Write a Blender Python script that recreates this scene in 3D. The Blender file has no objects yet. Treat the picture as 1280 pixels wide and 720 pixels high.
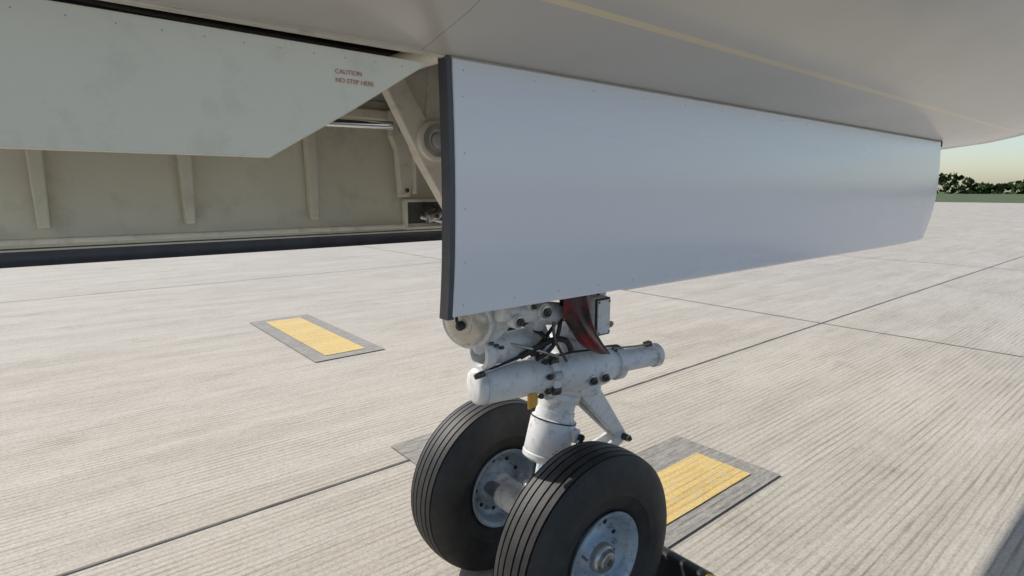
import bpy, bmesh, math, random
from mathutils import Vector, Matrix
random.seed(7)
S=bpy.context.scene
# ---------------------------------------------------------------- materials
def new_mat(name):
    m=bpy.data.materials.new(name); m.use_nodes=True
    nt=m.node_tree; b=nt.nodes["Principled BSDF"]
    return m,nt,b
def N(nt,t,**k):
    n=nt.nodes.new(t)
    for a,v in k.items(): setattr(n,a,v)
    return n
def paint(name,col,rough=.35,metal=0.,var=.12,scale=6.,bump=0.,dirt=None,dirt_amt=0.,coat=0.,stretch=(1,1,1),bscale=40):
    m,nt,b=new_mat(name); L=nt.links
    tc=N(nt,'ShaderNodeTexCoord'); mp=N(nt,'ShaderNodeMapping'); mp.inputs['Scale'].default_value=stretch
    L.new(tc.outputs['Object'],mp.inputs[0])
    n=N(nt,'ShaderNodeTexNoise'); n.inputs['Scale'].default_value=scale; n.inputs['Detail'].default_value=4
    L.new(mp.outputs[0],n.inputs['Vector'])
    r=N(nt,'ShaderNodeValToRGB'); c=Vector(col)
    r.color_ramp.elements[0].position=.3; r.color_ramp.elements[1].position=.7
    r.color_ramp.elements[0].color=(*(c*(1-var)),1); r.color_ramp.elements[1].color=(*[min(1,x*(1+var*.5)) for x in c],1)
    L.new(n.outputs['Fac'],r.inputs[0]); out=r.outputs[0]
    if dirt:
        n2=N(nt,'ShaderNodeTexNoise'); n2.inputs['Scale'].default_value=scale*3.1; n2.inputs['Detail'].default_value=6; n2.inputs['Roughness'].default_value=.7
        L.new(tc.outputs['Object'],n2.inputs['Vector'])
        r2=N(nt,'ShaderNodeValToRGB'); r2.color_ramp.elements[0].position=.52; r2.color_ramp.elements[1].position=.75
        r2.color_ramp.elements[0].color=(0,0,0,1); r2.color_ramp.elements[1].color=(dirt_amt,)*3+(1,)
        L.new(n2.outputs['Fac'],r2.inputs[0])
        mx=N(nt,'ShaderNodeMixRGB'); mx.inputs[2].default_value=(*dirt,1)
        L.new(r2.outputs[0],mx.inputs[0]); L.new(out,mx.inputs[1]); out=mx.outputs[0]
    L.new(out,b.inputs['Base Color'])
    mr=N(nt,'ShaderNodeMapRange'); mr.inputs['To Min'].default_value=max(.03,rough-.08); mr.inputs['To Max'].default_value=rough+.1
    L.new(n.outputs['Fac'],mr.inputs[0]); L.new(mr.outputs[0],b.inputs['Roughness'])
    b.inputs['Metallic'].default_value=metal
    b.inputs['Coat Weight'].default_value=coat; b.inputs['Coat Roughness'].default_value=.12
    if bump:
        nb=N(nt,'ShaderNodeTexNoise'); nb.inputs['Scale'].default_value=bscale; nb.inputs['Detail'].default_value=2
        L.new(mp.outputs[0],nb.inputs['Vector'])
        bp=N(nt,'ShaderNodeBump'); bp.inputs['Strength'].default_value=bump; bp.inputs['Distance'].default_value=.01
        L.new(nb.outputs['Fac'],bp.inputs['Height']); L.new(bp.outputs[0],b.inputs['Normal'])
    return m
M={}
M['gear']=paint('gear_white_paint',(.68,.68,.68),.38,var=.10,scale=9,dirt=(.20,.17,.13),dirt_amt=.7,bump=.03)
M['gear2']=paint('gear_grey_white_paint',(.48,.50,.53),.42,var=.1,scale=12,dirt=(.18,.16,.13),dirt_amt=.7,bump=.04)
M['door']=paint('door_grey_paint',(.85,.83,.86),.25,var=.03,scale=2.0,coat=.5,bump=.42,bscale=1.6,stretch=(.45,.45,3.6))
M['doorin']=paint('door_inner_primer',(.80,.75,.61),.5,var=.10,scale=3,dirt=(.35,.3,.23),dirt_amt=.4)
M['cream']=paint('cream_cast_paint',(.84,.79,.68),.4,var=.1,scale=8,dirt=(.25,.2,.15),dirt_amt=.4)
M['panel']=paint('aft_panel_paint',(.88,.82,.68),.35,var=.06,scale=3,dirt=(.5,.45,.35),dirt_amt=.4)
M['seal']=paint('dark_rubber_seal',(.085,.090,.108),.5,var=.2,scale=14,bump=.15)
M['black']=paint('black_rubber',(.015,.015,.016),.5,var=.2,scale=30)
M['bolt']=paint('dark_steel',(.10,.095,.09),.4,metal=.8,var=.3,scale=40)
M['steel']=paint('steel',(.45,.45,.44),.32,metal=.9,var=.2,scale=20)
M['chrome']=paint('chrome',(.75,.75,.76),.08,metal=1,var=.05)
M['rim']=paint('rim_paint',(.36,.43,.50),.4,metal=.25,var=.15,scale=18,dirt=(.05,.045,.04),dirt_amt=.7)
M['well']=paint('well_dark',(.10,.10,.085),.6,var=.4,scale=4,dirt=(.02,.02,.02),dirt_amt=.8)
M['redtext']=paint('red_stencil',(.62,.26,.22),.5,var=.1)
M['orange']=paint('yellow_orange_tag',(.70,.36,.04),.5,var=.2,scale=30)
M['lamp']=paint('lamp_shell',(.58,.53,.45),.25,metal=.2,var=.2,scale=12,dirt=(.2,.15,.1),dirt_amt=.6,coat=.4)
M['brass']=paint('bronze_worn',(.32,.25,.15),.4,metal=.6,var=.3,scale=30)
m,nt,b=new_mat('dark_red_cover'); L=nt.links
tc=N(nt,'ShaderNodeTexCoord'); n=N(nt,'ShaderNodeTexNoise'); n.inputs['Scale'].default_value=15; n.inputs['Detail'].default_value=4
L.new(tc.outputs['Object'],n.inputs['Vector'])
r=N(nt,'ShaderNodeValToRGB'); r.color_ramp.elements[0].position=.42; r.color_ramp.elements[1].position=.66
r.color_ramp.elements[0].color=(.016,.003,.005,1); r.color_ramp.elements[1].color=(.20,.007,.014,1)
L.new(n.outputs['Fac'],r.inputs[0]); L.new(r.outputs[0],b.inputs['Base Color']); b.inputs['Roughness'].default_value=.45; b.inputs['Coat Weight'].default_value=.1
bp=N(nt,'ShaderNodeBump'); bp.inputs['Strength'].default_value=.5; bp.inputs['Distance'].default_value=.01
L.new(n.outputs['Fac'],bp.inputs['Height']); L.new(bp.outputs[0],b.inputs['Normal'])
M['red']=m
# tyre
m,nt,b=new_mat('tyre_rubber'); L=nt.links
tc=N(nt,'ShaderNodeTexCoord'); n=N(nt,'ShaderNodeTexNoise'); n.inputs['Scale'].default_value=9; n.inputs['Detail'].default_value=8; n.inputs['Roughness'].default_value=.65
L.new(tc.outputs['Object'],n.inputs['Vector'])
r=N(nt,'ShaderNodeValToRGB'); r.color_ramp.elements[0].position=.35; r.color_ramp.elements[1].position=.72
r.color_ramp.elements[0].color=(.012,.012,.013,1); r.color_ramp.elements[1].color=(.042,.040,.038,1)
L.new(n.outputs['Fac'],r.inputs[0]); L.new(r.outputs[0],b.inputs['Base Color']); b.inputs['Roughness'].default_value=.6
n2=N(nt,'ShaderNodeTexNoise'); n2.inputs['Scale'].default_value=120; L.new(tc.outputs['Object'],n2.inputs['Vector'])
bp=N(nt,'ShaderNodeBump'); bp.inputs['Strength'].default_value=.25; bp.inputs['Distance'].default_value=.003
L.new(n2.outputs['Fac'],bp.inputs['Height']); L.new(bp.outputs[0],b.inputs['Normal'])
M['tyre']=m
# fuselage paint
m,nt,b=new_mat('fuselage_belly_paint'); L=nt.links
tc=N(nt,'ShaderNodeTexCoord'); sp=N(nt,'ShaderNodeSeparateXYZ'); L.new(tc.outputs['Object'],sp.inputs[0])
n=N(nt,'ShaderNodeTexNoise'); n.inputs['Scale'].default_value=2.5; n.inputs['Detail'].default_value=5; L.new(tc.outputs['Object'],n.inputs['Vector'])
r=N(nt,'ShaderNodeValToRGB'); r.color_ramp.elements[0].position=.3; r.color_ramp.elements[1].position=.7
r.color_ramp.elements[0].color=(.64,.60,.535,1); r.color_ramp.elements[1].color=(.70,.665,.60,1)
L.new(n.outputs['Fac'],r.inputs[0])
def math_(op,a,bv=None,c=None):
    k=N(nt,'ShaderNodeMath',operation=op)
    for i,x in enumerate((a,bv,c)):
        if x is None: continue
        if isinstance(x,(int,float)): k.inputs[i].default_value=x
        else: L.new(x,k.inputs[i])
    return k.outputs[0]
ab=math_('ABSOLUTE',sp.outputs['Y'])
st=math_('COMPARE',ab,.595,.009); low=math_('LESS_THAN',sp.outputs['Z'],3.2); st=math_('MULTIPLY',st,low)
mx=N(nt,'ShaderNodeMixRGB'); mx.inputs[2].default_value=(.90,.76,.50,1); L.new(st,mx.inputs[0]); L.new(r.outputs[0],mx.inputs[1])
fr=math_('FRACT',math_('MULTIPLY',math_('ADD',sp.outputs['X'],20.62),.55)); seam=math_('LESS_THAN',fr,.0012)
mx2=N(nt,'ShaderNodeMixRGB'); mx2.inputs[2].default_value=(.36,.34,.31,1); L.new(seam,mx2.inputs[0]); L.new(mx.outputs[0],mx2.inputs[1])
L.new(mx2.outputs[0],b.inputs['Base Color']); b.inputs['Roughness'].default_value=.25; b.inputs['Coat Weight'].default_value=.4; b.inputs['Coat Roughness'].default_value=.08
nb=N(nt,'ShaderNodeTexNoise'); nb.inputs['Scale'].default_value=1.7; L.new(tc.outputs['Object'],nb.inputs['Vector'])
bp=N(nt,'ShaderNodeBump'); bp.inputs['Strength'].default_value=.35; bp.inputs['Distance'].default_value=.02
L.new(nb.outputs['Fac'],bp.inputs['Height']); L.new(bp.outputs[0],b.inputs['Normal'])
M['fus']=m
# concrete
def concrete(name,mulcol,amount=1.0,worn=None):
    m,nt,b=new_mat(name); L=nt.links
    tc=N(nt,'ShaderNodeTexCoord')
    def noise(scale,st,det=4,ro=.6):
        mp=N(nt,'ShaderNodeMapping'); mp.inputs['Scale'].default_value=st; L.new(tc.outputs['Object'],mp.inputs[0])
        n=N(nt,'ShaderNodeTexNoise'); n.inputs['Scale'].default_value=scale; n.inputs['Detail'].default_value=det; n.inputs['Roughness'].default_value=ro
        L.new(mp.outputs[0],n.inputs['Vector']); return n.outputs['Fac']
    def ramp(f,p0,c0,p1,c1):
        r=N(nt,'ShaderNodeValToRGB'); e=r.color_ramp.elements
        e[0].position=p0; e[1].position=p1; e[0].color=(*c0,1); e[1].color=(*c1,1); L.new(f,r.inputs[0]); return r.outputs[0]
    def mult(a,bb,f=1.):
        k=N(nt,'ShaderNodeMixRGB',blend_type='MULTIPLY'); k.inputs[0].default_value=f; L.new(a,k.inputs[1]); L.new(bb,k.inputs[2]); return k.outputs[0]
    base=ramp(noise(.45,(1,1,1),6),.3,[x*.88 for x in mulcol],.7,mulcol)
    mp=N(nt,'ShaderNodeMapping'); mp.inputs['Scale'].default_value=(.05,1,1); L.new(tc.outputs['Object'],mp.inputs[0])
    wv=N(nt,'ShaderNodeTexWave'); wv.wave_type='BANDS'; wv.bands_direction='Y'; wv.inputs['Scale'].default_value=8.2
    wv.inputs['Distortion'].default_value=3.6; wv.inputs['Detail'].default_value=3; wv.inputs['Detail Scale'].default_value=2.2; wv.inputs['Detail Roughness'].default_value=.7
    L.new(mp.outputs[0],wv.inputs['Vector'])
    groove=ramp(wv.outputs['Fac'],.05,(.62,.60,.57),.33,(1,1,1))
    wear=noise(2.2,(.6,1.6,1),5,.7)
    wr=N(nt,'ShaderNodeMapRange'); wr.inputs['From Min'].default_value=.35; wr.inputs['From Max'].default_value=.65; wr.inputs['To Min'].default_value=.15; wr.inputs['To Max'].default_value=.95
    L.new(wear,wr.inputs[0])
    k=N(nt,'ShaderNodeMixRGB',blend_type='MULTIPLY'); L.new(wr.outputs[0],k.inputs[0]); L.new(base,k.inputs[1]); L.new(groove,k.inputs[2]); c=k.outputs[0]
    streak=noise(1,(2.2,60,1),3,.55)
    c=mult(c,ramp(streak,.36,(.76,.75,.73),.54,(1.,1.,1.)),.45)
    c=mult(c,ramp(noise(1,(.4,4,1),4,.6),.36,(.84,.83,.81),.6,(1,1,1)),.7)
    fine=noise(85,(1,1,1),4,.75)
    c=mult(c,ramp(fine,.32,(.62,.61,.59),.58,(1,1,1)),.8)
    st=noise(1.3,(1,1,1),7,.75)
    c=mult(c,ramp(st,.57,(1,1,1),.75,(.70,.68,.64)),.8)
    if worn:
        k=N(nt,'ShaderNodeMixRGB'); k.inputs[2].default_value=(*worn,1)
        L.new(ramp(noise(30,(.35,1.6,1),7,.75),.46,(0,0,0),.72,(.85,.85,.85)),k.inputs[0]); L.new(c,k.inputs[1]); c=k.outputs[0]
    L.new(c,b.inputs['Base Color']); b.inputs['Roughness'].default_value=.9
    bp=N(nt,'ShaderNodeBump'); bp.inputs['Strength'].default_value=.5*amount; bp.inputs['Distance'].default_value=.004
    ad=N(nt,'ShaderNodeMath',operation='ADD'); L.new(streak,ad.inputs[0]); L.new(fine,ad.inputs[1]); L.new(ad.outputs[0],bp.inputs['Height']); L.new(bp.outputs[0],b.inputs['Normal'])
    return m
M['conc']=concrete('apron_concrete',(.54,.50,.44))
M['ypaint']=concrete('worn_yellow_paint',(.78,.56,.20),.6,worn=(.48,.42,.30))
M['gpaint']=concrete('faded_dark_border_paint',(.30,.29,.27),.6,worn=(.44,.41,.37))
M['joint']=paint('joint_sealant',(.14,.135,.125),.8,var=.5,scale=8)
M['grass']=paint('grass',(.07,.10,.03),.95,var=.4,scale=.3)
M['leaf']=paint('foliage',(.035,.055,.02),1.0,var=.6,scale=.6)
bpy.data.materials['foliage'].node_tree.nodes['Principled BSDF'].inputs['Specular IOR Level'].default_value=0
M['wall']=paint('hangar_cladding',(.5,.52,.54),.6,var=.08,scale=.4)
M['roof']=paint('hangar_roof',(.25,.27,.3),.6,var=.1,scale=.4)
# ---------------------------------------------------------------- helpers
def empty(name,loc=(0,0,0)):
    e=bpy.data.objects.new(name,None); e.location=loc; e.empty_display_size=.2; S.collection.objects.link(e); return e
def link(o,parent):
    S.collection.objects.link(o)
    if parent is not None:
        o.parent=parent; o.matrix_parent_inverse=Matrix.Translation(-Vector(parent.location))
    return o
def finish(name,bm,mat,parent,smooth=True,bevel=0,segs=2,ang=35):
    bmesh.ops.recalc_face_normals(bm,faces=bm.faces[:])
    me=bpy.data.meshes.new(name); bm.to_mesh(me); bm.free()
    mats=mat if isinstance(mat,(list,tuple)) else [mat]
    for x in mats: me.materials.append(M[x])
    o=bpy.data.objects.new(name,me); link(o,parent)
    if smooth:
        for p in me.polygons: p.use_smooth=True
        try: me.set_sharp_from_angle(angle=math.radians(ang))
        except Exception: pass
    if bevel:
        bv=o.modifiers.new('bevel','BEVEL'); bv.width=bevel; bv.segments=segs; bv.limit_method='ANGLE'; bv.angle_limit=math.radians(35)
    return o
def frame(axis):
    a=Vector(axis).normalized(); h=Vector((0,0,1)) if abs(a.z)<.9 else Vector((1,0,0))
    x=a.cross(h).normalized(); y=a.cross(x).normalized(); return a,x,y
def revolve(name,prof,p0,axis,mat,parent,seg=40,bevel=0,ang=35,closed=False):
    a,x,y=frame(axis); p0=Vector(p0); bm=bmesh.new(); rings=[]
    for (s,r) in prof:
        if r<1e-6: rings.append([bm.verts.new(p0+a*s)])
        else: rings.append([bm.verts.new(p0+a*s+(x*math.cos(2*math.pi*i/seg)+y*math.sin(2*math.pi*i/seg))*r) for i in range(seg)])
    pairs=list(zip(rings,rings[1:]))
    if closed: pairs.append((rings[-1],rings[0]))
    for A,B in pairs:
        for i in range(seg):
            j=(i+1)%seg
            if len(A)==1 and len(B)==1: continue
            if len(A)==1: bm.faces.new((A[0],B[i],B[j]))
            elif len(B)==1: bm.faces.new((A[i],A[j],B[0]))
            else: bm.faces.new((A[i],A[j],B[j],B[i]))
    return finish(name,bm,mat,parent,True,bevel,2,ang)
def cyl(name,p1,p2,r,mat,parent,r2=None,seg=36,ch=.004):
    p1=Vector(p1);p2=Vector(p2); d=(p2-p1).length; r2=r if r2 is None else r2; ch=min(ch,r*.4,d*.3)
    return revolve(name,[(0,0),(0,r-ch),(ch*.3,r-ch*.3),(ch,r),(d-ch,r2),(d-ch*.3,r2-ch*.3),(d,r2-ch),(d,0)],p1,p2-p1,mat,parent,seg,0,50)
def bolt(name,p,axis,r,h,parent,mat='bolt',washer=True):
    a=Vector(axis).normalized(); p=Vector(p)
    if washer: cyl(name+'_washer',p,p+a*h*.3,r*1.45,'steel',parent,seg=24,ch=.001)
    cyl(name,p+a*h*.25,p+a*h,r,mat,parent,seg=6,ch=.0015)
    cyl(name+'_stud',p+a*h,p+a*h*1.4,r*.5,mat,parent,seg=12,ch=.001)
def box(name,c,size,mat,parent,rot=None,bevel=.004):
    bm=bmesh.new(); bmesh.ops.create_cube(bm,size=1)
    bmesh.ops.scale(bm,vec=size,verts=bm.verts)
    if rot is not None: bmesh.ops.rotate(bm,cent=(0,0,0),matrix=rot,verts=bm.verts)
    bmesh.ops.translate(bm,vec=c,verts=bm.verts)
    return finish(name,bm,mat,parent,False,bevel)
def prism(name,pts,origin,ax,ay,th,mat,parent,bevel=.004):
    ax=Vector(ax).normalized(); ay=Vector(ay).normalized(); az=ax.cross(ay).normalized(); o=Vector(origin); bm=bmesh.new()
    A=[bm.verts.new(o+ax*p[0]+ay*p[1]-az*th/2) for p in pts]; B=[bm.verts.new(o+ax*p[0]+ay*p[1]+az*th/2) for p in pts]
    bm.faces.new(A); bm.faces.new(B)
    for i in range(len(pts)):
        j=(i+1)%len(pts); bm.faces.new((A[i],A[j],B[j],B[i]))
    return finish(name,bm,mat,parent,False,bevel)
def arm(name,p1,p2,w1,w2,th,thdir,mat,parent,bevel=.005):
    p1=Vector(p1);p2=Vector(p2); ax=(p2-p1); d=ax.length; ax.normalize(); t=Vector(thdir).normalized(); ay=t.cross(ax).normalized()
    pts=[]
    for k in range(9):
        a=math.pi/2+math.pi*k/8; pts.append((math.cos(a)*w1,math.sin(a)*w1))
    for k in range(9):
        a=-math.pi/2+math.pi*k/8; pts.append((d+math.cos(a)*w2,math.sin(a)*w2))
    return prism(name,pts,p1,ax,ay,th,mat,parent,bevel)
def tube(name,pts,r,mat,parent,res=4):
    cu=bpy.data.curves.new(name,'CURVE'); cu.dimensions='3D'; cu.bevel_depth=r; cu.bevel_resolution=res; cu.use_fill_caps=True
    sp=cu.splines.new('NURBS'); sp.points.add(len(pts)-1)
    for i,p in enumerate(pts): sp.points[i].co=(*p,1)
    sp.order_u=min(4,len(pts)); sp.use_endpoint_u=True; sp.resolution_u=10
    cu.materials.append(M[mat]); o=bpy.data.objects.new(name,cu); return link(o,parent)
def text(name,body,loc,rotm,size,mat,parent):
    cu=bpy.data.curves.new(name,'FONT'); cu.body=body; cu.size=size; cu.extrude=.0004; cu.materials.append(M[mat])
    o=bpy.data.objects.new(name,cu); link(o,parent); o.matrix_basis=Matrix.Translation(loc)@rotm.to_4x4(); return o
# ---------------------------------------------------------------- ground (apron surface level GZ)
GZ=.030
def sheet(name,u0,u1,y0,y1,z,mat,parent=None):
    bm=bmesh.new()
    bm.faces.new([bm.verts.new(p) for p in ((u0,y0,z),(u1,y0,z),(u1,y1,z),(u0,y1,z))])
    return finish(name,bm,mat,parent,False)
sheet('grass_field',-900,900,-900,1400,GZ-.02,'grass')
sheet('apron_pavement',-70,90,-60,75,GZ,'conc')
J=empty('pavement_joints')
for k in range(-6,9):
    u=5.48+7.5*k; sheet('joint_cross_%d'%(k+6),u-.010,u+.010,-59,74,GZ+.003,'joint',J)
for k in range(-7,9):
    y=1.26+7.5*k; sheet('joint_long_%d'%(k+7),-69,89,y-.008,y+.008,GZ+.0045,'joint',J)
T=empty('nosewheel_stop_marking')
sheet('dark_border',.42,1.62,-.14,.50,GZ+.008,'gpaint',T)
sheet('yellow_bar',.55,1.50,-.04,.28,GZ+.012,'ypaint',T)
B=empty('painted_stand_marking')
sheet('dark_border_bar',.49,1.16,3.40,5.4,GZ+.008,'gpaint',B)
sheet('yellow_bar',.63,1.02,3.53,5.27,GZ+.012,'ypaint',B)
sheet('pavement_repair_patch',.20,.62,1.17,1.48,GZ+.008,'gpaint')
# ---------------------------------------------------------------- fuselage
ZB=1.762; R=1.98; PW=math.asin(.345/R); UF=2.9
FU=empty('airplane_fuselage',(0,0,ZB+R))
us=[-14,-12,-10,-8,-6,-4,-3,-2,-1.5,-1,-.5,0,.5,1,1.5,2.1,UF]+[UF+3.6*k/18 for k in range(1,19)]
phis=[-PW,-PW/3,PW/3,PW]+[PW+(2*math.pi-2*PW)*k/70 for k in range(1,70)]
def sec(u):
    if u<=UF: return R,ZB+R
    t=(u-UF)/3.6; return R*max(0.0,(1-t**2.2))**.6, ZB+R-.75*t**2.5
bm=bmesh.new(); rings=[]
for u in us:
    r_,zc=sec(u)
    if r_<.02: r_=.02
    rings.append([bm.verts.new((u,r_*math.sin(p),zc-r_*math.cos(p))) for p in phis])
n_=len(phis)
for a,(A,Bq) in enumerate(zip(rings,rings[1:])):
    for i in range(n_):
        if i<3 and us[a]>=-1.5 and us[a+1]<=UF: continue
        j=(i+1)%n_; bm.faces.new((A[i],A[j],Bq[j],Bq[i]))
bm.faces.new(rings[-1]); bm.faces.new(rings[0])
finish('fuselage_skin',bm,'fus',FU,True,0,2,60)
zt=2.45; ze=ZB+R-math.cos(PW)*R
def quad(name,ps,mat,parent):
    bm=bmesh.new(); bm.faces.new([bm.verts.new(p) for p in ps]); return finish(name,bm,mat,parent,False)
for sgn in(-1,1):
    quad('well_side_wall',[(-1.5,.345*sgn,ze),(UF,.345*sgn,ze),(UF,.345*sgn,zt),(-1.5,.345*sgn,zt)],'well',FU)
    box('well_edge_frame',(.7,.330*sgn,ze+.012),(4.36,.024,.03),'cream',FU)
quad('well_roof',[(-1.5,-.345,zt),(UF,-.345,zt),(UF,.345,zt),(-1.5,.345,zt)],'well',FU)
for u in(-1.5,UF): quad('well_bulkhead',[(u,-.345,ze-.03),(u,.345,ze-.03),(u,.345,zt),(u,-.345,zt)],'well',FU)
for u in(-1.2,-.9,-.05,.7,1.4): box('well_rib',(u,0,zt-.05),(.03,.68,.09),'cream',FU)
for k in range(3): tube('well_hydraulic_line',[(-1.45,-.2+.05*k,2.2),(-.6,-.22+.06*k,2.18),(.4,-.2+.05*k,2.21),(2,-.2+.05*k,2.2)],.008,'steel',FU)
for k in range(2): tube('well_wire_bundle',[(-1.45,.24,1.95-.05*k),(-.9,.22,1.90-.05*k),(-.5,.25,1.93-.05*k),(.4,.24,1.92-.05*k)],.012,'black',FU)
def rivets(name,pts,r,mat,parent,nrm):
    bm=bmesh.new(); a,x,y=frame(nrm)
    for p in pts:
        p=Vector(p); vs=[bm.verts.new(p+(x*math.cos(k*math.pi/4)+y*math.sin(k*math.pi/4))*r) for k in range(8)]
        c=[bm.verts.new(v.co+a*.0010-(v.co-p)*.4) for v in vs]
        bm.faces.new(c)
        for i in range(8): bm.faces.new((vs[i],vs[(i+1)%8],c[(i+1)%8],c[i]))
    return finish(name,bm,mat,parent,False)
# ---------------------------------------------------------------- gear doors
def prof_y(t,yo,splay=0): return yo+splay*t+.010*math.sin(math.pi*min(1,t))-.006*(max(0,t-.75)/.25)**1.5
def door_profile(sgn,zb,yo,n=16,th=.042,ztop=1.788,splay=.0):
    out=[];inn=[]
    for k in range(n+1):
        t=k/n; z=ztop+(zb-ztop)*t; y=prof_y(t,yo,splay)
        out.append((sgn*y,z)); inn.append((sgn*(y-th),z))
    return out,inn
def door_shell(name,u0,u1,sgn,zb,mat,parent,yo=.350,th=.042,ztop=1.788,bevel=.003,splay=0,slant=0,corner=0):
    out,inn=door_profile(sgn,zb,yo,16,th,ztop,splay); loop=out+inn[::-1]
    nu=32; bm=bmesh.new(); rs=[]
    for k in range(nu+1):
        u=u0+(u1-u0)*k/nu; r=[]
        for (y,z) in loop:
            t=(ztop-z)/(ztop-zb); zz=z
            if corner and u>u1-corner:
                q=(u-(u1-corner))/corner; lim=zb+corner*.8*(1-math.sqrt(max(0,1-q*q))); zz=ztop+(lim-ztop)*t
            sh=slant*t*(1-k/nu)
            r.append(bm.verts.new((u+sh,y,zz)))
        rs.append(r)
    for A,Bq in zip(rs,rs[1:]):
        for i in range(len(loop)):
            j=(i+1)%len(loop); bm.faces.new((A[i],A[j],Bq[j],Bq[i]))
    bm.faces.new(rs[0]); bm.faces.new(rs[-1])
    return finish(name,bm,mat,parent,True,bevel,2,30)
D1=empty('landing_gear_door',(.7,-.35,1.5)); UE=2.85
door_shell('door_skin',-.546,UE,-1,1.224,'door',D1,corner=.16,slant=-.006,th=.034)
door_shell('edge_seal',-.559,-.5472,-1,1.218,'seal',D1,yo=.346,th=.034,ztop=1.792,bevel=.005,slant=-.006)
door_shell('inner_lip',.12,UE-.05,-1,1.207,'door',D1,yo=.300,th=.03,ztop=1.35,corner=.12)
pts=[]
def yo_at(z): return prof_y((1.788-z)/(1.788-1.224),.350)
for k in range(17): pts.append((-.52+.205*k,-yo_at(1.765)-.0003,1.765))
for k in range(22): pts.append((-.525+.152*k,-yo_at(1.25)-.0003,1.25))
for k in range(4): pts.append((-.525,-yo_at(1.35+.12*k)-.0003,1.35+.12*k))
rivets('rivet_row',pts,.0020,'steel',D1,(0,-1,0))
for u in(-.3,.5,1.3,2.2): box('hinge_arm',(u,-.29,1.79),(.03,.06,.06),'cream',D1)
D2=empty('landing_gear_door',(.3,.35,1.55))
door_shell('door_skin',-1.46,UE,1,1.372,'doorin',D2,corner=.14)
door_shell('bottom_seal',-1.46,UE-.15,1,1.338,'seal',D2,yo=.350,th=.05,ztop=1.380,bevel=.005)
YI=.306
for u in(-1.25,-.95,-.62,.1,.5,1.1,1.8): 
    prism('inner_rib',[(-.018,0),(.018,0),(.012,-.34),(-.012,-.34)],(u,YI-.012,1.765),(1,0,0),(0,0,1),.03,'doorin',D2)
box('inner_top_rail',(.3,YI-.005,1.745),(3.3,.02,.03),'cream',D2)
box('inner_bottom_rail',(.3,YI-.006,1.394),(3.3,.016,.014),'cream',D2)
prism('hinge_bracket',[(-.045,.10),(.03,.12),(.03,-.10),(.012,-.17),(-.02,-.17),(-.03,-.02),(-.05,.02)],(-.325,YI-.035,1.66),(1,0,0),(0,0,1),.03,'cream',D2)
prism('bracket_flange',[(-.020,.12),(.020,.12),(.012,-.16),(-.012,-.16)],(-.30,YI-.055,1.66),(0,1,0),(0,0,1),.006,'cream',D2)
bolt('bracket_bolt',(-.335,YI-.05,1.70),(0,-1,0),.009,.012,D2); bolt('bracket_bolt',(-.325,YI-.05,1.51),(0,-1,0),.006,.01,D2)
box('latch_recess',(-.225,YI-.004,1.432),(.17,.012,.080),'well',D2,bevel=.003)
for du,dz,sx,sz in((-.088,0,.010,.093),(.088,0,.010,.093),(0,.045,.18,.010),(0,-.045,.18,.010)):
    box('latch_frame',(-.225+du,YI-.012,1.432+dz),(sx,.026,sz),'cream',D2,bevel=.002)
cyl('latch_roller',(-.255,YI-.05,1.42),(-.205,YI-.05,1.435),.020,'steel',D2); cyl('latch_pin',(-.275,YI-.045,1.425),(-.09,YI-.055,1.385),.008,'chrome',D2)
bolt('latch_bolt',(-.225,YI-.02,1.425),(0,-1,0),.014,.04,D2)
tube('latch_cable',[(-.255,YI-.03,1.46),(-.245,YI-.08,1.475),(-.205,YI-.06,1.44),(-.165,YI-.03,1.415)],.004,'black',D2)
# aft small door panel (near side)
P=empty('aft_gear_door_panel',(-1.1,-.33,1.7))
prism('panel_skin',[(-.595,1.772),(-.773,1.660),(-.93,1.568),(-1.45,1.568),(-1.47,1.60),(-1.47,1.776)],(0,-.330,0),(1,0,0),(0,0,1),.014,'panel',P,.003)
rt=Matrix(((1,0,0),(0,0,-1),(0,1,0)))
for i,l in enumerate(["CAUTION","NO STEP HERE"]):
    text('stencil_text',l,Vector((-.802,-.3380,1.727-.016*i)),rt,.0120,'redtext',P)
rivets('panel_rivets',[(-.66-.06*k,-.3372,1.757) for k in range(13)],.0015,'steel',P,(0,-1,0))
# ---------------------------------------------------------------- nose gear
G=empty('nose_landing_gear',(0,0,.37))
ZA=.37
def ax(z,y=0): return Vector((.30*(z-.37),y,z))
A=(ax(1.5)-ax(.5)).normalized()
cyl('shock_strut_piston',ax(.42),ax(.60),.034,'chrome',G)
cyl('axle_housing',ax(.36),ax(.47),.055,'gear',G)
cyl('axle',(0,-.36,ZA),(0,.40,ZA),.030,'steel',G)
cyl('axle_sleeve',(0,-.15,ZA),(0,.17,ZA),.046,'gear',G)
L1=(ax(.735)-ax(.555)).length
revolve('lower_collar',[(0,0),(0,.066),(.006,.078),(.012,.084),(.028,.085),(.031,.082),(.032,.0825),(.150,.0825),(.156,.080),(.158,.072),(L1,.070),(L1,0)],ax(.555),A,'gear',G,48)
revolve('collar_groove',[(.151,.0815),(.151,.0835),(.156,.0835),(.156,.0815)],ax(.555),A,'bolt',G,48,closed=True)
cyl('strut_barrel',ax(.72),ax(1.85),.066,'gear',G,seg=48)
cyl('barrel_ring',ax(.985),ax(1.015),.082,'gear',G); cyl('barrel_ring',ax(.775),ax(.80),.077,'gear',G)
cyl('upper_collar',ax(1.12),ax(1.22),.085,'gear2',G)
a_,x_,y_=frame(A)
bm=bmesh.new()
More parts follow.
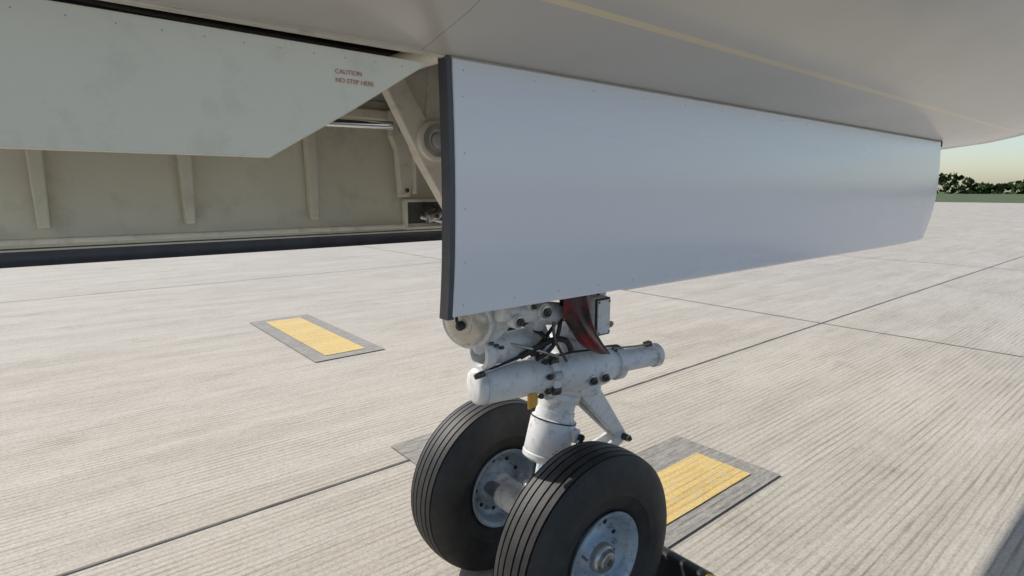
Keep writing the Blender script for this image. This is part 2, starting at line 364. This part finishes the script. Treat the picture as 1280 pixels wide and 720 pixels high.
for row in range(2):
    for k in range(30):
        if random.random()<.2: continue
        an=math.radians(150+k*6.2); s=.046+row*.012; w=.003+random.random()*.0015
        p=ax(.555)+A*s
        c=x_*math.cos(an)+y_*math.sin(an); tng=(-x_*math.sin(an)+y_*math.cos(an)); q=p+c*.0835
        bm.faces.new([bm.verts.new(q-tng*w),bm.verts.new(q+tng*w),bm.verts.new(q+tng*w+A*.004),bm.verts.new(q-tng*w+A*.004)])
finish('collar_stencil',bm,'redtext',G,False)
box('collar_lug',ax(.66)+Vector((.035,-.083,0)),(.03,.03,.045),'gear',G)
cyl('collar_hook',ax(.63)+Vector((.045,-.102,0)),ax(.665)+Vector((.05,-.106,0)),.011,'black',G)
cyl('collar_hook_pin',ax(.645)+Vector((.03,-.104,0)),ax(.645)+Vector((.07,-.100,0)),.006,'steel',G)
# steering cylinder (rack and pinion tube)
s0=Vector((-.247,.012,.893)); sd=Vector((.983,-.183,.0)).normalized(); 
def sp_(s,dz=0,side=0): 
    n=Vector((sd.y,-sd.x,0)); return s0+sd*s+Vector((0,0,dz))+n*side
revolve('steering_cylinder',[(0,0),(0,.046),(.004,.054),(.012,.059),(.020,.060),(.265,.060),(.272,.062)],s0,sd,'gear',G,48)
revolve('cylinder_end_cap',[(.030,.0595),(.030,.0612),(.034,.0612),(.034,.0595)],s0,sd,'gear2',G,48,closed=True)
revolve('cylinder_flange',[(.265,.059),(.265,.074),(.272,.077),(.285,.077),(.292,.074),(.292,.05)],s0,sd,'gear',G,48)
revolve('rack_housing',[(.29,.05),(.292,.066),(.34,.068),(.37,.076),(.47,.076),(.51,.070),(.54,.058),(.555,.056),(.558,.064),(.585,.064),(.588,.056),(.595,.044)],s0,sd,'gear',G,48)
revolve('rack_tube',[(.59,.042),(.745,.040),(.748,.045),(.772,.045),(.782,.038),(.787,.030),(.787,0)],s0,sd,'gear',G,40)
cyl('pinion_housing',ax(.80),ax(.985),.090,'gear',G,seg=48,ch=.01)
n=Vector((sd.y,-sd.x,0))
for k in range(8):
    an=k*math.pi/4+.2; c=n*math.cos(an)+Vector((0,0,1))*math.sin(an)
    bolt('flange_bolt',sp_(.260)+c*.070,-sd,.010,.018,G,washer=False)
    cyl('flange_lobe',sp_(.264)+c*.070,sp_(.293)+c*.070,.017,'bolt' if k%2 else 'gear2',G,seg=20)
for s,dz in((.415,-.022),(.465,-.018)):
    bolt('housing_bolt',sp_(s,dz,.076),n,.013,.018,G)
    cyl('housing_boss',sp_(s,dz,.050),sp_(s,dz,.077),.021,'gear',G,seg=24)
cyl('housing_cap',sp_(.44,-.085,.02),sp_(.44,-.03,.02),.045,'gear',G)
tube('safety_wire',[sp_(.29,.07,.04),sp_(.34,.085,.05),sp_(.41,.075,.06),sp_(.48,.085,.045),sp_(.56,.07,.03)],.0035,'black',G)
for s in(.565,.71):
    prism('tube_clamp',[(-.014,0),(.016,0),(.010,.020),(-.018,.016)],sp_(s,.046,.02),sd,(0,0,1),.02,'bolt',G,.002)
tube('sense_line',[sp_(.54,.060,.03),sp_(.59,.064,.03),sp_(.65,.053,.035),sp_(.71,.060,.03)],.0035,'brass',G)
cyl('link_rod',sp_(-.005,.055,.05),sp_(.13,.085,.055),.006,'steel',G); 
cyl('rod_end',sp_(-.015,.050,.045),sp_(.02,.058,.05),.010,'bolt',G)
tube('feedback_hose',[sp_(.02,.06,.05),sp_(.10,.085,.055),sp_(.20,.10,.05),sp_(.26,.16,.05),sp_(.30,.23,.06)],.006,'black',G)
tube('feedback_hose',[sp_(.19,.09,.04),sp_(.235,.125,.08),sp_(.25,.15,.07),sp_(.21,.17,.03)],.008,'black',G)
tube('hydraulic_hose',[(-.10,-.05,.98),(-.06,-.11,1.03),(.0,-.13,1.05),(.05,-.12,1.02),(.08,-.10,.98)],.010,'black',G)
tube('hydraulic_hose',[(-.06,-.08,.97),(-.02,-.12,1.0),(.0,-.13,1.07),(.04,-.10,1.16),(.06,-.05,1.30)],.007,'black',G)
tube('hydraulic_hose',[(-.20,.0,1.08),(-.10,-.06,1.06),(-.04,-.10,1.10),(-.05,-.08,1.25)],.006,'black',G)
tube('hydraulic_line',[(-.16,-.02,1.03),(-.08,-.10,1.02),(-.02,-.12,.985),(.02,-.11,.97)],.005,'steel',G)
tube('wire_loom',[(-.03,-.13,1.10),(-.05,-.14,1.04),(-.01,-.15,1.0),(.03,-.13,.96)],.005,'bolt',G)
revolve('clamp_ring',[(0,.042),(0,.056),(.006,.060),(.03,.060),(.036,.056),(.04,.048),(.26,.048),(.26,.038),(.01,.038)],(-.235,.0,1.005),(1,-.02,.03),'gear',G,40,closed=True)
cyl('clamp_inner',(-.17,.0,1.007),(-.16,.0,1.008),.037,'gear2',G)
for k in range(3): cyl('clamp_screw',(-.225+.02*k,-.05,1.045-.01*k),(-.225+.02*k,-.068,1.05-.01*k),.006,'bolt',G,seg=8)
cyl('upper_actuator',(-.22,-.085,1.150),(-.02,-.085,1.118),.030,'gear',G)
cyl('actuator_head',(-.05,-.085,1.125),(.03,-.085,1.111),.038,'gear2',G)
cyl('actuator_connector',(.02,-.12,1.113),(.055,-.135,1.103),.020,'steel',G); cyl('actuator_connector_tip',(.05,-.13,1.105),(.075,-.142,1.098),.013,'chrome',G)
for u,z,r_ in((-.17,1.120,.018),(-.06,1.135,.021),(-.115,1.160,.012)):
    cyl('pin_boss',(u,-.09,z),(u,-.125,z),r_*1.3,'gear',G); bolt('pin_nut',(u,-.125,z),(0,-1,0),r_*.7,.014,G)
arm('bellcrank',(-.17,-.06,1.115),(-.24,-.02,1.03),.028,.022,.02,(0,1,0),'gear',G)
arm('bellcrank',(-.06,-.05,1.135),(.02,-.03,1.0),.03,.03,.02,(0,1,0),'gear',G)
cyl('cross_shaft',(-.06,-.10,1.09),(-.06,.12,1.09),.022,'gear2',G)
box('manifold_block',(-.02,-.02,1.19),(.16,.09,.07),'gear2',G)
box('valve_block',(-.13,-.04,1.215),(.09,.07,.06),'gear',G)
for k in range(5): cyl('fitting',(-.15+.05*k,-.07,1.20),(-.15+.05*k,-.10,1.195),.010,'steel' if k%2 else 'brass',G,seg=6)
# taxi lamp: shallow shell with stepped rim and cable boot, glass facing forwards
lc=(-.300,-.01,1.108); la=(1,.5,.1); av=Vector(la).normalized()
revolve('taxi_lamp_housing',[(0,0),(0,.030),(.004,.034),(.006,.052),(.012,.064),(.024,.072),(.028,.074),(.030,.078),(.050,.079),(.052,.070),(.052,0)],lc,la,'lamp',G,48)
revolve('taxi_lamp_bezel',[(.030,.077),(.030,.086),(.034,.088),(.056,.088),(.060,.084),(.060,.076)],lc,la,'gear',G,48,closed=True)
cyl('lamp_cable_boot',Vector(lc)-av*.018,Vector(lc)+av*.004,.014,'black',G)
tube('lamp_cable',[Vector(lc)-av*.016,Vector(lc)-av*.04+Vector((0,.01,.03)),Vector(lc)+Vector((.0,.03,.10)),Vector(lc)+Vector((.05,.05,.2))],.005,'black',G)
box('taxi_lamp_bracket',(-.215,.01,1.12),(.10,.05,.05),'gear',G)
# dark red cover hanging in front of the strut
bm=bmesh.new(); cent=[((.050,-.150,1.30),.055),((.052,-.160,1.20),.060),((.052,-.168,1.13),.064),((.062,-.165,1.085),.066),((.088,-.172,1.04),.066),((.122,-.168,1.00),.068),((.165,-.150,.972),.062),((.185,-.145,.962),.045)]
rows=[]
for (c,w) in cent:
    row=[]
    for k in range(9):
        t=k/8*2-1; row.append(bm.verts.new((c[0]+w*t*.98,c[1]-.022*math.cos(t*2.2)+.012*math.sin(t*7+c[2]*30),c[2]-.012*t*(1 if c[2]<1.1 else 0)+.006*math.sin(t*5))))
    rows.append(row)
for A_,B_ in zip(rows,rows[1:]):
    for i in range(8): bm.faces.new((A_[i],A_[i+1],B_[i+1],B_[i]))
o=finish('red_streamer_cover',bm,'red',G,True,0,2,80)
sm=o.modifiers.new('sol','SOLIDIFY'); sm.thickness=.006; ss=o.modifiers.new('sub','SUBSURF'); ss.levels=2; ss.render_levels=2
bx_=.198
box('junction_box',(bx_,-.10,1.085),(.075,.06,.135),'gear',G,bevel=.008)
box('junction_box_gasket',(bx_,-.1315,1.085),(.072,.004,.130),'black',G,bevel=.001)
box('junction_box_lid',(bx_,-.136,1.085),(.062,.006,.118),'gear',G,bevel=.002)
for a in(-1,1):
    for c in(-1,1): cyl('lid_screw',(bx_+a*.026,-.139,1.085+c*.053),(bx_+a*.026,-.142,1.085+c*.053),.0035,'bolt',G,seg=10)
    cyl('box_post',(bx_+a*.022,-.09,1.15),(bx_+a*.022,-.09,1.40),.005,'bolt',G)
cyl('cable_gland',(bx_+.037,-.10,1.10),(bx_+.06,-.10,1.10),.011,'steel',G)
tube('box_chain',[(bx_+.037,-.11,1.05),(bx_+.065,-.115,1.055),(bx_+.085,-.11,1.045),(bx_+.06,-.11,1.035),(bx_+.037,-.11,1.04)],.006,'brass',G)
box('bracket_plate',(.18,-.06,1.12),(.15,.012,.18),'gear2',G)
# torque links
for yy in(-.045,.045):
    arm('upper_torque_link',(.225,yy,.80),(.455,yy*.45,.545),.044,.022,.018,(0,1,0),'gear',G)
    arm('lower_torque_link',(.455,yy*.5,.540),(.06,yy*1.2,.43),.020,.032,.016,(0,1,0),'gear',G)
cyl('torque_link_web',(.25,0,.77),(.44,0,.56),.030,'gear',G,r2=.018)
cyl('torque_link_pin',(.455,-.060,.545),(.455,.060,.545),.014,'bolt',G); cyl('torque_link_pivot',(.225,-.075,.80),(.225,.075,.80),.026,'gear',G)
bolt('pivot_nut',(.225,-.075,.80),(0,-1,0),.014,.014,G); bolt('apex_nut',(.455,-.058,.545),(0,-1,0),.010,.01,G)
box('torque_lug',(.17,0,.80),(.10,.09,.07),'gear',G,bevel=.01)
box('grounding_tag',(-.060,-.065,.828),(.05,.012,.05),'orange',G,rot=Matrix.Rotation(.3,3,'Z'),bevel=.003)
tube('tag_cord',[(-.055,-.07,.86),(-.04,-.08,.88),(-.01,-.08,.87)],.003,'black',G)
tube('brake_hose',[ax(.57)+Vector((-.01,-.05,0)),ax(.50)+Vector((-.02,-.06,0)),ax(.44)+Vector((-.03,-.04,0))],.009,'black',G)
tube('brake_hose',[ax(.57)+Vector((.03,-.05,0)),ax(.51)+Vector((.05,-.07,0)),ax(.44)+Vector((.02,-.05,0))],.006,'black',G)
# drag brace seen in the well
BU=-.388
cyl('brace_bearing',(BU,-.035,1.645),(BU,.035,1.645),.056,'cream',G); 
revolve('brace_bearing_ring',[(0,.032),(0,.044),(.008,.044),(.008,.032)],(BU,-.035,1.645),(0,-1,0),'steel',G,36,closed=True)
cyl('brace_pin',(BU,-.048,1.645),(BU,.048,1.645),.022,'gear2',G)
arm('brace_upper_arm',(-.515,.0,1.81),(BU-.02,.0,1.63),.032,.038,.035,(0,1,0),'cream',G)
arm('brace_upper_arm',(-.360,.01,1.90),(BU+.01,.01,1.66),.026,.036,.035,(0,1,0),'cream',G)
arm('brace_lower_arm',(BU-.02,.0,1.62),(-.29,.0,1.42),.036,.028,.04,(0,1,0),'cream',G)
arm('brace_lower_arm',(-.29,.0,1.42),(.16,.0,1.15),.028,.028,.04,(0,1,0),'cream',G)
prism('brace_web',[(-.51,1.83),(-.36,1.92),(-.37,1.70),(-.425,1.68)],(0,.005,0),(1,0,0),(0,0,1),.010,'cream',G,.002)
cyl('brace_cross_tube',(-.50,-.30,1.83),(-.50,.30,1.83),.026,'cream',G)
cyl('retraction_rod',(-.475,.05,1.686),(-.90,.30,1.70),.011,'chrome',G)
cyl('retraction_cylinder',(-.46,.04,1.686),(-.42,.01,1.686),.018,'gear2',G)
# ---------------------------------------------------------------- wheels
RT=.340
def wheel(loc,out):
    W=empty('aircraft_wheel',loc); c=Vector(loc); a=Vector((0,out,0))
    def crown(y): return RT-1.5*y*y-110*abs(y)**4.2
    half=[(0,crown(0))]
    for g in (.016,.042,.066):
        half+= [(g-.0032,crown(g-.0032)),(g-.0025,crown(g)-.009),(g+.0025,crown(g)-.009),(g+.0032,crown(g+.0032))]
    half+=[(.077,RT-.018),(.085,RT-.032),(.091,RT-.05),(.095,.272),(.097,.250),(.096,.232),(.092,.215),(.0925,.210),(.089,.204),(.084,.186),(.078,.170),(.073,.160),(.068,.150),(.05,.148)]
    prof=[(-y,r) for y,r in half[::-1]]+half[1:]
    revolve('tyre',prof,c,a,'tyre',W,128,0,28)
    for sg,nm in((1,'outer'),(-1,'inner')):
        aa=a*sg
        revolve(nm+'_rim',[(.060,.144),(.074,.149),(.081,.156),(.085,.155),(.083,.146),(.070,.136),(.056,.130),(.042,.124),(.030,.112),(.027,.095),(.032,.075),(.044,.060),(.056,.052),(.058,.0)],c,aa,'rim',W,72,0,40)
        revolve(nm+'_hub',[(.05,.0),(.05,.050),(.071,.047),(.080,.044),(.083,.040),(.083,.034),(.073,.032),(.073,0)],c,aa,'steel' if sg>0 else 'gear',W,40)
        f,x,y=frame(aa)
        for k in range(9):
            an=2*math.pi*k/9; d=x*math.cos(an)+y*math.sin(an)
            cyl(nm+'_vent_hole',c+aa*.024+d*.102,c+aa*.0310+d*.102,.0080,'black',W,seg=20,ch=.0005)
            an+=math.pi/9; d=x*math.cos(an)+y*math.sin(an)
            bolt(nm+'_tie_bolt',c+aa*.027+d*.099,aa,.0065,.012,W,'steel')
    cyl('axle_nut',c+a*.072,c+a*.092,.026,'bolt',W,seg=6); cyl('axle_end',c+a*.086,c+a*.098,.015,'steel',W)
    cyl('hub_spacer',c-a*.06,c-a*.14,.045,'gear',W)
    f,x,y=frame(a)
    cyl('inflation_valve',c+a*.05+x*.075-y*.03,c+a*.085+x*.082-y*.033,.005,'steel',W,seg=10)
    return W
wheel((0.004,-.262,GZ+RT-.003),-1)
wheel((.040,.286,GZ+RT-.003),1)
# chock
C=empty('wheel_chock',(.45,-.1,GZ))
prism('chock_body',[(.36,0),(.54,0),(.51,.09),(.45,.13),(.425,.13)],(0,-.12,GZ+.013),(1,0,0),(0,0,1),.62,'black',C,.01)
prism('chock_end',[(.385,.005),(.53,.005),(.505,.09),(.45,.12),(.435,.12)],(0,-.434,GZ+.013),(1,0,0),(0,0,1),.008,'orange',C,.002)
# ---------------------------------------------------------------- distance
H=empty('aircraft_hangar',(150,150,0))
box('hangar_walls',(150,150,6),(60,30,12),'wall',H,bevel=0)
prism('hangar_roof',[(-31,0),(31,0),(0,5)],(150,150,12.01),(1,0,0),(0,0,1),31,'roof',H,0)
for k in range(3): box('hangar_door',(130+20*k,134.9,4.5),(16,.2,9),'roof',H,bevel=0)
bm=bmesh.new()
for k in range(9000):
    t=random.random(); ang=math.radians(-15+150*t); d=330+random.random()*30
    hh=6+2*math.sin(ang*31)+1.5*math.sin(ang*83+1)
    c=Vector((math.cos(ang)*d,math.sin(ang)*d,random.random()**.8*hh)); s=.8+random.random()*1.0
    nv=Vector((random.gauss(0,1),random.gauss(0,1),random.gauss(0,1))); f,x,y=frame(nv)
    bm.faces.new([bm.verts.new(c+x*s),bm.verts.new(c+y*s*.8),bm.verts.new(c-x*s),bm.verts.new(c-y*s*.9)])
finish('distant_tree_line',bm,'leaf',None,False)
# ---------------------------------------------------------------- light
el=math.radians(42); az=(-.338,.927); l=math.hypot(*az)
dirv=Vector((az[0]/l*math.cos(el),az[1]/l*math.cos(el),math.sin(el)))
sun=bpy.data.lights.new('sun','SUN'); sun.energy=4.7; sun.angle=math.radians(.5); sun.color=(1,.95,.87)
so=bpy.data.objects.new('sun',sun); so.rotation_euler=(dirv).to_track_quat('Z','Y').to_euler(); S.collection.objects.link(so)
w=bpy.data.worlds.new('World'); S.world=w; w.use_nodes=True; nt=w.node_tree
sk=nt.nodes.new('ShaderNodeTexSky'); sk.sky_type='NISHITA'; sk.sun_disc=False; sk.sun_elevation=el; sk.sun_rotation=math.atan2(az[0],az[1])
nt.links.new(sk.outputs[0],nt.nodes['Background'].inputs[0]); nt.nodes['Background'].inputs[1].default_value=.15
# ---------------------------------------------------------------- camera
cam=bpy.data.cameras.new('camera'); cam.lens=20.25; cam.sensor_width=36; cam.clip_end=3000; cam.clip_start=.02
co=bpy.data.objects.new('camera',cam); co.location=(-1.265,-1.42,1.51)
co.rotation_euler=(math.radians(90-9.6),0,math.radians(-39.5)); S.collection.objects.link(co); S.camera=co
S.view_settings.view_transform='Standard'; S.view_settings.look='None'; S.view_settings.exposure=0
